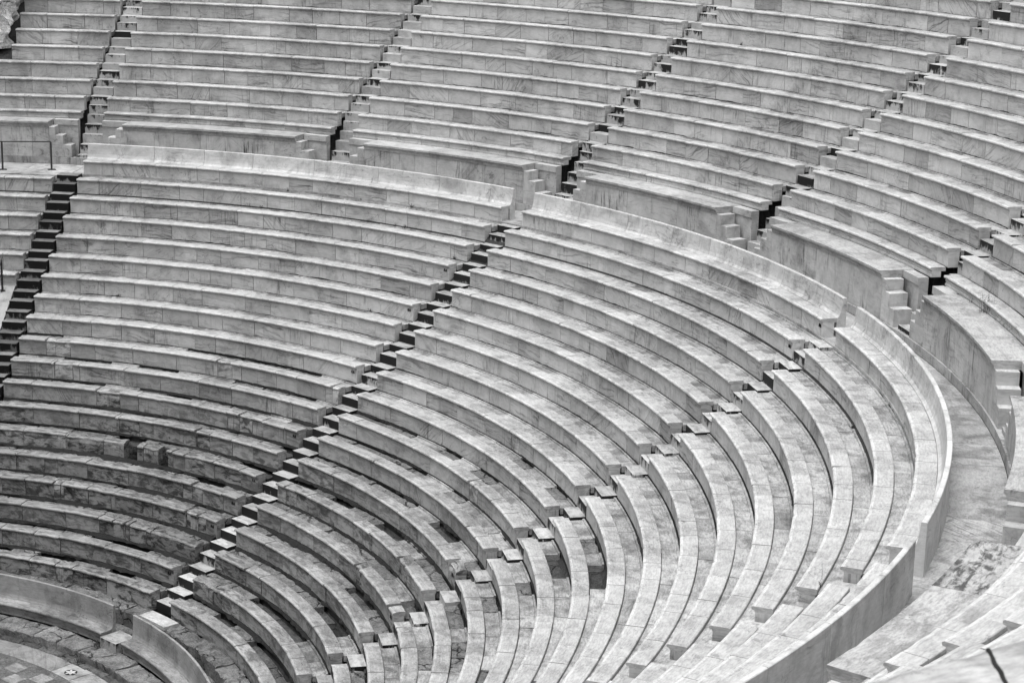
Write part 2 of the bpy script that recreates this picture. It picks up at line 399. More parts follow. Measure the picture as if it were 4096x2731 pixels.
        if n > 1: ms.build('joint_ribbon', M_JOINT, root, loc)
        if foot.f: foot.build('foot_ledge', (M_FOOT, M_OLD), root, loc)
    if marks:
        mk = MB(); tt = t1-.13/r; rr = r+.046
        for j in range(2):
            for sx in (-1, 1):
                c = tt-(.075*(1-j))/r; x0 = c+sx*.022/r; x1 = c+sx*.003/r; zt, zb, wd = z-.16, z-.245, .009/r
                b0 = len(mb_v := mk.v)
                for (tx, zz) in ((x0-wd/2, zb), (x0+wd/2, zb), (x1+wd/2, zt), (x1-wd/2, zt)):
                    mk.v.append(P3(rr, tx, zz)); mk.v.append(P3(rr+.02, tx, zz))
                q = [b0+2*i for i in range(4)]; q2 = [b0+2*i+1 for i in range(4)]
                A = ((0, .5, .5), (0, 0, 0))
                mk.face(tuple(q), [(0, 0)]*4, *A); mk.face(tuple(reversed(q2)), [(0, 0)]*4, *A)
                for i in range(4): i2 = (i+1) % 4; mk.face((q[i], q2[i], q2[i2], q[i2]), [(0, 0)]*4, *A)
        mk.build('incised_letters', M_INK, root, loc)
    return root

# ------------------------------------------------------------------ lower seating
low_w = ['left-edge', 'broad left', 'central', 'curving right', 'bottom-right']
MARKS = {-3, -5, -8, -11, -13, -14, -15, -17}
def ends(TT, i, r, w):
    return R(TT[i])+math.asin(w/2/r), R(TT[i+1])-math.asin(w/2/r)
for i in range(5):
    grp = 'curved marble benches of the %s lower wedge' % low_w[i]
    for k in range(0, -19, -1):
        if i == 0 and (k == 0 or k < -6): continue
        r = RT+DL*k; t0, t1 = ends(TL, i, r, WL)
        nm = low_w[i]
        extra = ''
        if k == 0: lab = 'tall-backed marble bench at the top of the %s lower wedge, along the walkway' % nm
        else:
            at = ''
            if (i, k) == (1, -13): lab = 'badly chipped marble bench with two black gaps, lower part of the broad left wedge'
            elif (i, k) == (1, -16): lab = 'lower bench of the broad left wedge whose right end is a worn, rounded old block'
            elif (i, k) == (2, -17): lab = 'low bench of the central wedge starting with a broken brown-grey stub by the stair'.replace('brown-grey', 'dark')
            elif (i, k) == (2, -12): lab = 'central wedge bench with a chunk of its edge broken away near the right'
            elif i == 0: lab = 'marble bench at the left edge, %s below the walkway railing' % ORD[-k]
            else: lab = 'marble bench, %s row below the tall-backed one, %s lower wedge' % (ORD[-k], nm)
        tn = 0.58
        bench('L', k, t0, t1, tn, lab, grp, marks=(i == 1 and k in MARKS) or (i == 2 and k in (0, -1, -12, -14)))

# ------------------------------------------------------------------ upper seating
up_w = ['far-left', 'first', 'second', 'third', 'fourth', 'fifth', 'sixth', 'seventh', 'eighth']
for i in range(9):
    for k in range(1, 15):
        if i == 8 and k > 6: continue
        r = RU+(k-2)*DU if k > 1 else RU-.385
        t0, t1 = ends(TU, i, r, WU)
        if i == 0: t0 = R(19.4) if k >= 5 else t0
        nm = 'far-left upper wedge' if i == 0 else 'upper wedge %s from the far-left one' % up_w[i]
        if k == 1: lab = 'low moulded marble bench behind the wall ledge, %s' % nm
        else: lab = 'marble bench, %s row above the podium wall, %s' % (ORD[k], nm)
        bench('U', k, t0, t1, 0.57, lab, 'curved marble benches of the upper seating')

# dark crack in the near bench is drawn as a thin near-black strip along the surface
def crack(root, pts, name='crack'):
    mb = MB(); A = ((.1, .5, .3), (0, 0, 0)); loc = root.location
    for (x, y, z, w) in pts:
        mb.v += [(x-w, y, z), (x+w, y, z), (x+w, y, z-.02), (x-w, y, z-.02)]
    for i in range(len(pts)-1):
        p, q = 4*i, 4*i+4
        for a, b in ((0, 1), (1, 2), (2, 3), (3, 0)): mb.face((p+a, p+b, q+b, q+a), [(0, 0)]*4, *A)
    n = 4*len(pts)-4
    mb.face((3, 2, 1, 0), [(0, 0)]*4, *A); mb.face((n, n+1, n+2, n+3), [(0, 0)]*4, *A)
    mb.build(name, M_INK, root, loc)
rng = random.Random(77); rr_, zz_ = 37.49, 7.5; t0_, t1_ = R(161), R(176)
root = empty('marble_ledge', 'broad near marble ledge with a dark crack across it, bottom right corner', 'ledge', P3(rr_+.5, .5*(t0_+t1_), zz_-.3))
loc = tuple(root.location); sl1, ba1 = MB(), MB()
for a, b in ((t0_, R(166.2)), (R(166.2), R(171)), (R(171), t1_)):
    arc(sl1, [(0.06, 0), (0.02, -.015), (0, -.05), (0.004, -.09), (0.03, -.12), (0.09, -.14), (1.25, -.14), (1.25, 0), (.6, .004)], rr_, zz_, a+.0001, b-.0001, stone(rng, .50, .01, old=.3), .08, edge_disp(4.0, .05))
    arc(ba1, [(.10, -.142), (.11, -.9), (1.2, -.9), (1.2, -.142)], rr_, zz_, a+.0001, b-.0001, stone(rng, .5, .02), .2)
sl1.build('slab', M_TOP, root, loc); ba1.build('riser', M_FACE, root, loc)
pts = []
for j in range(31):
    f = j/30; r1_ = rr_+.03+1.1*f; tt = R(167.20+1.12*f)+.0004*noise.noise(Vector((f*11, 2, 0)))
    x, y, _ = P3(r1_, tt, 0); pts.append((x, y, zz_+.006, max(.001, .014*(1-1.0*abs(f-.25)))+.003*noise.noise(Vector((f*23, 0, 0)))))
crack(root, pts)

# ------------------------------------------------------------------ stairs
def box_step(mb, tc, half0, half1, r0, r1, ztop, h, st):
    """one step stone: radial box of constant width round the stair's centre line"""
    dx, dy = math.sin(tc), math.cos(tc); px, py = math.cos(tc), -math.sin(tc); b = len(mb.v); e = .008
    def V(r, s, z): mb.v.append((dx*r+px*s, dy*r+py*s, z))
    for (r, zz, ins) in ((r0, ztop-h, 0), (r0, ztop-e, 0), (r0+e, ztop, e), (r1, ztop, e), (r1, ztop-h, 0)):
        V(r, -half0+ins, zz); V(r, half1-ins, zz)
    a, c = st; w = half0+half1; q = random.Random(ztop*7+tc).random()*3
    mb.face((b+2, b+3, b+1, b+0), [(q, 0), (q+w, 0), (q+w, h), (q, h)], a, c)
    mb.face((b+4, b+5, b+3, b+2), [(q, .9), (q+w, .9), (q+w, .91), (q, .91)], a, c)
    mb.face((b+6, b+7, b+5, b+4), [(q, .95+r1-r0), (q+w, .95+r1-r0), (q+w, .95), (q, .95)], (a[0], a[1], a[2]*1.0), (.4, 0, .45))
    mb.face((b+8, b+9, b+7, b+6), [(q, 1), (q+w, 1), (q+w, 1), (q, 1)], a, c)
    mb.face((b+0, b+1, b+9, b+8), [(q, 1), (q+w, 1), (q+w, 1), (q, 1)], a, c)
    mb.face((b+0, b+8, b+6, b+4, b+2), [(0, h), (.4, h), (.4, 0), (.01, 0), (0, .0)], a, c)
    mb.face((b+1, b+3, b+5, b+7, b+9), [(0, h), (0, 0), (.01, 0), (.4, 0), (.4, h)], a, c)

def stair(TT, i, steps, wid, label, drip, grp, tone=.50, gl=.085, gr=.03):
    tc = R(TT[i]); rng = random.Random(label); ms = []
    for (r0, r1, zt, h) in steps:
        if on_frame(*P3(r0, tc, zt), 300): ms.append((r0, r1, zt, h))
    if not ms: return
    r0, _, zt, _ = ms[-1]; loc = P3(r0, tc, zt-.3)
    root = empty('stone_staircase', label, 'staircase', loc, grp)
    for (r0, r1, zt, h) in ms:
        mb = MB(); st = stone(rng, tone, .05, vs=.3, drip=min(1, max(0, drip+rng.gauss(0, .16))), old=0)
        j = rng.gauss(0, .004)
        box_step(mb, tc, wid/2-gl, wid/2-gr, r0+rng.gauss(0, .006), r1, zt+j, h, st)
        mb.build('step', M_STEP, root, loc)

def low_steps(dr, dz, last=-18):
    out = []
    for k in range(-1, last-1, -1):
        rk = RT+DL*k; zk = HL*k
        out.append((rk+.445+dr, rk+.445+dr+.46, zk-.012+dz, .30))
        out.append((rk+.07+dr, rk+.07+dr+.45, zk-.24+dz, .30))
    return out
stair(TL, 1, low_steps(-.15, .07), WL, 'long black-stained marble staircase climbing beside the left edge', .78, 'stairways of the lower seating', .20)
stair(TL, 2, low_steps(.08, 0), WL, 'long lower staircase in the middle with pale treads and black step faces', .82, 'stairways of the lower seating', .47)
stair(TL, 3, low_steps(0, 0), WL, 'lower staircase between the central and the curving right wedge', .60, 'stairways of the lower seating', .50)
stair(TL, 4, low_steps(0, 0), WL, 'lower staircase at bottom right, mostly hidden behind bench ends', .30, 'stairways of the lower seating', .50)
up_names = {1: ('leftmost upper staircase, rising from the walkway near the railing', .45), 2: ('upper staircase second from the left, above the broad left wedge', .35),
            3: ('upper staircase with black joints meeting the walkway above the middle stair', .48), 4: ('upper staircase reaching the walkway above the tall central backrest', .42),
            5: ('upper staircase at the right, descending between two ledge walls', .55), 6: ('upper staircase at the right edge behind the curving walkway', .4),
            7: ('near upper staircase right of the walkway, cut by the right edge', .1), 8: ('nearest upper staircase between the bench ends at bottom right', .1)}
for i in range(1, 9):
    st = []
    for k in range(15, 1, -1):
        rk = RU+DU*(k-2); zk = ZU+HU*(k-2)
        st.append((rk+.82-DU, rk+.82-DU+.45, zk-.255, .32)) if k > 2 else None
        st.append((rk+.43, rk+.9, zk-.03, .32))
    for (dr, z) in ((.30, -.31), (.08, -.62), (-.22, -.92), (-.50, -1.23), (-.82, -1.54), (-1.14, -1.85)):
        st.append((RU+dr, RU+dr+.5, ZU+z, .33))
    st.sort(key=lambda s: -s[2])
    nm, dp = up_names[i]; stair(TU, i, st, WU, nm, dp, 'stairways of the upper seating', .44, .085, .015)

# ------------------------------------------------------------------ podium wall between walkway and upper seating
pod = ['wedge at the far left behind the railing', 'section above the broad left backrest', 'section above the end of the broad left backrest',
       'section above the start of the central backrest', 'section above the end of the central backrest', 'section where the walkway starts to curve',
       'section beside the curved walkway', 'near section facing the camera', 'nearest section at bottom right']
pod_lab = ['low marble podium wall with ledge at the far left, behind the railing', 'marble podium wall with ledge, first section right of the railing',
           'marble podium wall with ledge above the middle of the broad left backrest', 'streaked marble podium wall above the left half of the central backrest',
           'streaked marble podium wall above the right half of the central backrest', 'tall streaked marble podium wall where the walkway opens at the right',
           'marble podium wall and ledge at the right edge beside the walkway', 'broad stained ledge of the podium in the lower right, above the walkway',
           'podium ledge beyond the nearest stair, bottom right']
for i in range(9):
    tA, tB = R(TU[i]), R(TU[i+1]); rng = random.Random(900+i)
    c0, c1 = tA+1.35/27.9, tB-1.29/27.9
    tm = .5*(tA+tB)
    if not any(on_frame(*P3(28, tA+(tB-tA)*f/8, .5)) for f in range(9)): continue
    loc = P3(28.2, tm, ZW); root = empty('podium_wall', pod_lab[i], 'wall', loc, 'podium wall sections behind the walkway')
    cop, wal, pli, led, pier = MB(), MB(), MB(), MB(), MB()
    pc = [(0, -.005), (0, -.062), (.022, -.088), (.045, -.10), (.06, -.15), (.062, -.195), (.50, -.195), (.93, -.195), (.93, 0), (.5, 0), (.006, 0)]
    js = joints(rng, c0, c1, 28, 1.4, 2.6)
    for a, b in zip(js[:-1], js[1:]):
        g = .004/28; s = stone(rng, .50, .03, old=1.0 if i == 7 and 136.5 < D(.5*(a+b)) < 141.5 else (.35 if i == 7 else .12)); arc(cop, pc, RC, ZC, a+g, b-g, ((s[0][0], s[0][1], s[0][2]), s[1]), .2, edge_disp(rng.random()*50, .05), uv0=rng.random()*5)
    js = joints(rng, c0, c1, 28, .7, 1.2)
    for a, b in zip(js[:-1], js[1:]):
        g = .005/28; arc(wal, [(.085, -.20), (.085, -1.235), (.28, -1.235), (.28, -.20)], RC, ZC, a+g, b-g, stone(rng, .55, .03, drip=rng.uniform(.4, 1)), .25, uv0=rng.random()*5)
    js = joints(rng, tA, tB, 28, .9, 1.6)
    for a, b in zip(js[:-1], js[1:]):
        g = .003/28; arc(pli, [(.045, -1.24), (.045, ZW-ZC+.004), (.30, ZW-ZC+.004), (.30, -1.24)], RC, ZC, a+g, b-g, stone(rng, .44, .03, drip=.9), .25, uv0=rng.random()*5)
    # stepped end stones either side and the pier behind them
    for side, tc, half in ((1, tA, 1.35), (-1, tB, 1.29)):
        for (n, off, ztop) in ((0, 1.08, .82), (1, .80, .53), (2, .51, .20)):
            xa, xb = off, half-.004
            if n == 0: lo = .53
            elif n == 1: lo = .20
            else: lo = ZC-1.232
            tt = sorted((tc+side*xa/27.9, tc+side*(xb)/27.9)); mb = MB()
            arc(mb, [(.088, ztop-.008-ZC), (.088, lo+.002-ZC), (.56, lo+.002-ZC), (.56, ztop-ZC), (.096, ztop-ZC)], RC, ZC, tt[0], tt[1], stone(rng, .52, .03, drip=.3), .3)
            mb.build('end_step', M_WALL, root, loc)
        tt = sorted((tc+side*.43/28, tc+side*(half+.1)/28))
        arc(pier, [(.62, -.004), (.62, -.19), (.66, -.215), (.66, -1.46), (.9, -1.46), (.9, -.03), (.9, -.004)], RC, ZC, tt[0] if side > 0 else tt[0]+.12/28, tt[1]-(.12/28 if side > 0 else 0), stone(rng, .50, .03, drip=.2), .3)
    cop.build('coping', M_TOP, root, loc); wal.build('wall_panel', M_WALL, root, loc); pli.build('plinth', M_WALL, root, loc); pier.build('pier', M_WALL, root, loc)

# ------------------------------------------------------------------ walkway
def ring_floor(name, r0, r1, z, t0, t1, mat, tone, lo, hi, seed, th=.2, rows=1, spread=.03):
    rng = random.Random(seed); mb = MB()
    for q in range(rows):
        ra, rb = r0+(r1-r0)*q/rows, r0+(r1-r0)*(q+1)/rows
        js = joints(rng, t0, t1, r0, lo, hi)
        for a, b in zip(js[:-1], js[1:]):
            if not (on_frame(*P3(ra, a, z), 900) or on_frame(*P3(rb, b, z), 900)): continue
            g = .0025/r0; w = rb-ra-.005; n = 4
            top = [(w*(n-i)/n, 0) for i in range(n+1)]
            arc(mb, [(0, -th), (w, -th)]+top, ra, z+rng.gauss(0, .002), a+g, b-g, stone(rng, tone, spread, diag=.6), .3, uv0=rng.random()*9)
    return struct(mb.build(name, mat))
ring_floor('walkway', 26.10, 27.855, ZW, R(26.36), R(168), M_PAVE, .46, 1.2, 2.2, 5)
ring_floor('walkway', 25.72, 27.855, ZW, R(4), R(26.30), M_PAVE, .52, 1.2, 2.2, 6)

# ------------------------------------------------------------------ front row, steps down to the orchestra
RF = 10.94; ZF = -9.6
for i, lab in ((1, 'front-row marble bench with high smooth backrest at the lower left corner'), (2, 'front-row high-backed marble bench right of the gap, bottom left, cracked seat')):
    r = RF; t0, t1 = ends(TL, i, r, .80)
    if i == 2: t0 += .004
    rng = random.Random(lab); loc = P3(r+.2, .5*(t0+t1), ZF-.33)
    root = empty('backrest_bench', lab, 'bench', loc, 'front-row benches with backrests round the orchestra')
    se, ri, ba = MB(), MB(), MB()
    for a, b in zip(*(lambda j: (j[:-1], j[1:]))(joints(rng, t0, t1, r, 1.3, 2.1))):
        g = .003/r; s = stone(rng, .36, .02, old=.35)
        arc(se, [(0.030, 0), (0.010, -.010), (0, -.030), (0.002, -.055), (0.02, -.078), (0.04, -.10), (.36, -.10), (.36, .012), (.30, .004), (.2, -.004)], r, ZF, a+g, b-g, s, .1, edge_disp(rng.random()*50, .08))
        arc(ri, [(.045, -.102), (.06, -.16), (.09, -.27), (.085, -.33), (.36, -.33), (.36, -.102)], r, ZF, a+g, b-g, stone(rng, .34, .02, old=.4), .15)
    for a, b in zip(*(lambda j: (j[:-1], j[1:]))(joints(rng, t0, t1, r, 2.4, 3.4))):
        g = .003/r; arc(ba, [(.44, .65), (.428, .638), (.422, .5), (.415, .30), (.405, .14), (.385, .06), (.365, .02), (.362, -.05), (.362, -.33), (.50, -.33), (.50, .638), (.488, .65)], r, ZF, a+g, b-g, stone(rng, .36, .015, drip=.5), .14)
    se.build('seat', M_TOP, root, loc); ri.build('riser', M_FACE, root, loc); ba.build('backrest', M_BACK, root, loc)

def old_ring(name, r0, r1, ztop, zbot, t0, t1, lo, hi, seed, label, cat, tone=.5, amp=.05, mat=None, skip=(), extra=None):
    rng = random.Random(seed); mb = MB()
    js = joints(rng, t0, t1, r0, lo, hi)
    for a, b in zip(js[:-1], js[1:]):
        td = D(.5*(a+b))
        if any(s[0] < td < s[1] for s in skip): continue
        g = rng.uniform(.006, .02)/r0; q = rng.random()*90; w = r1-r0; w0 = rng.gauss(0, .02)
        arc(mb, [(w0, ztop-.03), (w0, zbot), (w, zbot), (w, ztop), (w*.66, ztop), (w*.33, ztop), (w0+.03, ztop)], r0, rng.gauss(0, .012), a+g, b-g, stone(rng, tone, .08), .08,
            lambda s, dr, dz, t, q=q: (amp*.6*noise.noise(Vector((s*4, dz*8, q))) if dr < .05 else 0, amp*noise.noise(Vector((s*4, dr*8, q)))+amp*.4*noise.noise(Vector((s*13, dr*22, q+4))) if dz > zbot+.02 else 0), uv0=rng.random()*9)
    o = mb.build(name, mat or M_OLD)
    if label: tag(o, label, cat)
    else: struct(o)
    return o
old_ring('footing_ledge', 12.08, 12.60, -9.42, -9.9, R(24), R(112), .7, 1.6, 11, 'crumbling dark stone ledge behind the front-row backrests', 'ledge', .5, .07)
old_ring('passage_floor', 11.42, 12.12, -9.86, -10.1, R(24), R(115), .6, 1.4, 12, None, None, .45, .04)
rg = random.Random(8); mb = MB(); arc(mb, [(0, 0), (0, -.10), (.46, -.10), (.46, 0)], 12.06, -9.355, R(62.0), R(67.4), stone(rg, .62, .01), .1, edge_disp(3, .1))
tag(mb.build('loose_slab', M_TOP), 'pale broken marble slab lying behind the gap in the front-row backrests', 'slab')
old_ring('front_platform', 10.28, 10.98, -9.93, -10.18, R(24), R(120), .7, 1.5, 13, 'worn stone platform under the front-row benches, edge of the orchestra', 'platform', .62, .045, skip=((54.6, 56.0),))
old_ring('orchestra_gutter', 10.07, 10.30, -10.17, -10.4, R(24), R(120), .5, 1.2, 14, None, None, .28, .03)
rg = random.Random(9); mb = MB(); box_step(mb, R(TL[2]), .34, .36, 10.86, 11.5, -9.66, -0+.3, stone(rg, .42, .01, drip=.5))
tag(mb.build('stone_step', M_STEP), 'single pale step in the gap between the two front-row backrests', 'step')
# orchestra
ring_floor('orchestra_border', 9.34, 10.07, ZO, R(24), R(60.62), M_PAVE, .36, 1.1, 1.7, 21, .15)
ring_floor('orchestra_border', 9.34, 10.07, ZO, R(65.65), R(120), M_PAVE, .36, 1.1, 1.7, 22, .15)
mb = MB(); n = 64
for j in range(n): mb.v.append(P3(9.34, 2*PI*j/n, ZO-.006))
mb.face(tuple(reversed(range(n))), [(v[0], v[1]) for v in reversed(mb.v)], (.3, .5, .5), (0, 0, 0))
struct(mb.build('orchestra_floor', rough_stone('grey_orchestra_paving', .12, crack=False)))
mb = MB(); ax = Vector((.52, -.854, 0)); ay = Vector((.854, .52, 0)); rg = random.Random(31); o0 = Vector((7.32, 5.06, 0))
for iu in range(-14, 22):
    for iv in range(-26, 3):
        if (iu+iv) % 2: continue
        c = o0+ax*(iu*.52)+ay*(iv*.47); hx, hy = .247, .222
        if c.length > 8.98 or not on_frame(c.x, c.y, ZO, 800): continue
        b = len(mb.v); q = rg.random()
        for sx, sy in ((-1, -1), (1, -1), (1, 1), (-1, 1)): p = c+ax*hx*sx+ay*hy*sy; mb.v.append((p.x, p.y, ZO+.002))
        mb.face((b, b+1, b+2, b+3), [(q*9, 0), (q*9+.5, 0), (q*9+.5, .5), (q*9, .5)], stone(rg, .38, .03)[0], (0.4, 0, .4))
struct(mb.build('orchestra_pale_paving', M_PAVE))
root = empty('rosette_tile', 'white marble paving tile with a carved six-petal rosette in the orchestra border', 'tile', P3(9.7, R(63.1), ZO))
loc = tuple(root.location); mb = MB(); rg = random.Random(4)
arc(mb, [(0, 0), (0, -.15), (.725, -.15), (.725, 0)], 9.343, ZO+.001, R(60.72), R(65.55), stone(rg, .44, .0, diag=0), .2); mb.build('slab', M_PAVE, root, loc)
c = Vector(P3(9.67, R(63.25), 0)); mb = MB(); A = ((.2, .5, .3), (0, 0, 0)); n = 40
for j in range(n): mb.v.append((c.x+.17*math.cos(2*PI*j/n), c.y+.17*math.sin(2*PI*j/n), ZO+.005))
mb.face(tuple(range(n)), [(0, 0)]*n, *A); mb.build('rosette_ground', M_INK, root, loc)
for j in range(6):
    mb = MB(); a0 = PI/3*j+.3; n = 14; pts = []
    for q in range(n+1): f = q/n; pts.append((.155*f, .036*math.sin(PI*f)**.8))
    for q in range(n-1, 0, -1): f = q/n; pts.append((.155*f, -.036*math.sin(PI*f)**.8))
    for (x, y) in pts: mb.v.append((c.x+x*math.cos(a0)-y*math.sin(a0), c.y+x*math.sin(a0)+y*math.cos(a0), ZO+.009))
    mb.face(tuple(range(len(pts))), [(0, 0)]*len(pts), *A); mb.build('petal', M_WHITE, root, loc)

# ------------------------------------------------------------------ ground: the hillside core under the seats, one sheet out to the horizon
mb = MB()
prof = [(0.0, ZO-.5), (9.9, ZO-.5), (10.9, -10.35), (12.0, -10.15)]
prof += [(12.7, -9.62), (RT-.9, -HL-.62), (25.0, -1.4), (28.15, -1.2), (28.16, .35), (28.7, .45), (RU+.3, ZU-.75), (RU+14*DU, ZU+14*HU-.75)]
prof = [(0.0, ZO-.5), (9.9, ZO-.5), (10.9, -10.35), (12.0, -10.15), (12.75, -9.65), (RT-.75, -HL*1.0-.55), (25.55, -.85), (27.95, -.85), (28.1, -.8), (29.3, .45), (RU+.5, ZU-.5), (RU+14*DU, ZU+14*HU-.72), (44, 8.6), (60, 8.0), (900, 0)]
n = 180
for r_, z_ in prof[1:]:
    for j in range(n): mb.v.append(P3(r_, 2*PI*j/n, z_))
A = ((.4, .5, .5), (0, 0, 0))
for i in range(len(prof)-2):
    for j in range(n):
        if i >= 3 and i <= 11 and False: continue
        j2 = (j+1) % n; mb.face((i*n+j, i*n+j2, (i+1)*n+j2, (i+1)*n+j), [(prof[i+1][0]*2*PI*j/n, prof[i+1][0]), (prof[i+1][0]*2*PI*(j+1)/n, prof[i+1][0]), (prof[i+2][0]*2*PI*(j+1)/n, prof[i+2][0]), (prof[i+2][0]*2*PI*j/n, prof[i+2][0])], *A)
mb.face(tuple(reversed(range(n))), [(0, 0)]*n, *A)
# keep the side away from the seats low, so that nothing hides the camera's view
mb.v = [(x, y, z if (math.hypot(x, y) < 11 or -25 < D(math.atan2(x, y)) < 172 and not (math.hypot(x, y) > 40)) else min(z, ZO-.5)) for x, y, z in mb.v]
struct(mb.build('ground', M_CORE))

# ------------------------------------------------------------------ rough masonry end wall, top left
mb = MB(); nr, nz = 40, 46
def rock_pt(i, j, side):
    r_ = 31.75+i*.13; z_ = 3.0+j*.12
    fr = 31.75+.25*noise.noise(Vector((z_*1.2, 3, 0)))
    tt = R(18.84)+.014*noise.noise(Vector((r_*1.2, z_*1.2, 4)))+.006*noise.noise(Vector((r_*4, z_*4, 7)))-(0 if side else .07)
    jj = .10*noise.noise(Vector((r_*2.2, z_*2.4, 1)))
    return P3(max(r_+jj, fr) if i > 0 else fr+.12*noise.noise(Vector((tt*60, z_*3, 9))), tt, z_)
A = ((.6, .5, .52), (0, 0, 0))
for side in (1, 0):
    for i in range(nr):
        for j in range(nz): mb.v.append(rock_pt(i, j, side))
for side in (0, 1):
    o_ = side*nr*nz
    for i in range(nr-1):
        for j in range(nz-1):
            a, b, c_, d = o_+i*nz+j, o_+(i+1)*nz+j, o_+(i+1)*nz+j+1, o_+i*nz+j+1
            mb.face((a, b, c_, d) if side == 0 else (d, c_, b, a), [(i*.13, j*.12), (i*.13+.13, j*.12), (i*.13+.13, j*.12+.12), (i*.13, j*.12+.12)], *A)
for j in range(nz-1):
    a, b = j, j+1; mb.face((a, b, nr*nz+b, nr*nz+a), [(0, j*.12), (0, j*.12+.12), (2, j*.12+.12), (2, j*.12)], *A)
for i in range(nr-1):
    a, b = i*nz+nz-1, (i+1)*nz+nz-1; mb.face((b, a, nr*nz+a, nr*nz+b), [(0, 0), (0, 1), (1, 1), (1, 0)], *A)
tag(mb.build('masonry_wall', M_ROCK), 'rough light masonry wall end in the top left corner', 'wall')

# ------------------------------------------------------------------ railings
def bar(mb, p, q, w, h=None):
    p, q = Vector(p), Vector(q); h = h or w; d = (q-p).normalized(); up = Vector((0, 0, 1)) if abs(d.z) < .9 else Vector((math.sin(R(24)), math.cos(R(24)), 0))
    sx = d.cross(up).normalized()*w/2; sy = sx.cross(d).normalized()*h/2; b = len(mb.v)
    for e in (p, q):
        for s in ((-1, -1), (1, -1), (1, 1), (-1, 1)): v = e+sx*s[0]+sy*s[1]; mb.v.append(tuple(v))
    A = ((.1, .5, .3), (0, 0, 0))
    for f in ((0, 1, 5, 4), (1, 2, 6, 5), (2, 3, 7, 6), (3, 0, 4, 7), (3, 2, 1, 0), (4, 5, 6, 7)): mb.face(tuple(b+x for x in f), [(0, 0)]*4, *A)
def P(r, td, z): return Vector(P3(r, R(td), z))
root = empty('railing', 'dark metal railing standing on the walkway at the left edge', 'railing', P(26.5, 22.7, ZW)); loc = tuple(root.location)
top = [(26.66, 24.48), (26.38, 21.0), (26.1, 17.4)]
for (r_, t_) in top:
    mb = MB(); bar(mb, P(r_, t_, ZW+.004), P(r_, t_, .49), .045, .07); mb.build('post', M_METAL, root, loc)
    mb = MB(); b = P(r_, t_, ZW+.003); bar(mb, b+Vector((-.13, 0, .006)), b+Vector((.13, 0, .006)), .2, .02); mb.build('base_plate', M_METAL, root, loc)
mb = MB()
for a, b in zip(top[:-1], top[1:]): bar(mb, P(a[0], a[1], .505), P(b[0], b[1], .505), .05, .03)
mb.build('handrail', M_METAL, root, loc)
# sloping cheek wall beside the stained stair, with its rail
tc = R(TL[1]); dx, dy = math.sin(tc), math.cos(tc); px, py = math.cos(tc), -math.sin(tc)
def Q(r, s, z): return (dx*r+px*s, dy*r+py*s, z)
mb = MB(); A = stone(random.Random(3), .46, .0, diag=0, vs=.1, drip=.2)
ra, za, rb, zb = 21.50, -3.36, 15.0, -8.15
for s in (-WL/2+.0, -WL/2-.50):
    mb.v += [Q(ra, s, za), Q(rb, s, zb), Q(rb, s, zb-1.2), Q(ra+.3, s, za-1.2), Q(ra+.35, s, za)]
mb.face((0, 1, 2, 3, 4), [(0, 0), (8, 0), (8, 1), (0, 1), (0, 0)], *A); mb.face((9, 8, 7, 6, 5), [(0, 0), (8, 0), (8, 1), (0, 1), (0, 0)], *A)
for i in range(5): j = (i+1) % 5; mb.face((i, 5+i, 5+j, j), [(0, 0), (0, .5), (8 if i == 0 else .3, .5), (8 if i == 0 else .3, 0)], *A)
tag(mb.build('cheek_wall', M_BACK), 'pale sloping cheek wall beside the black-stained stair at the left edge', 'wall')
root = empty('railing', 'sloping dark metal railing beside the stained stair, left edge', 'railing', Q(21.5, -WL/2-.35, -3.65)); loc = tuple(root.location)
sl_ = (za-zb)/(ra-rb); pts = []
for j in range(4):
    r_ = 21.35-j*1.9; zz = za-(ra-r_)*sl_; s = -WL/2-.36
    mb = MB(); bar(mb, Q(r_, s, zz), Q(r_, s, zz+1.02), .05, .07); mb.build('post', M_METAL, root, loc)
    mb = MB(); b = Vector(Q(r_, s, zz+.012)); bar(mb, b+Vector((-.08, 0, 0)), b+Vector((.08, 0, 0)), .14, .02); mb.build('base_plate', M_METAL, root, loc)
    pts.append(Vector(Q(r_, s, zz+1.03)))
mb = MB(); bar(mb, pts[0]+(pts[0]-pts[1])*.04, pts[-1], .05, .03); mb.build('handrail', M_METAL, root, loc)
for dz in (.55, .3):
    mb = MB(); bar(mb, pts[0]-Vector((0, 0, dz)), pts[-1]-Vector((0, 0, dz)), .012); mb.build('wire', M_METAL, root, loc)

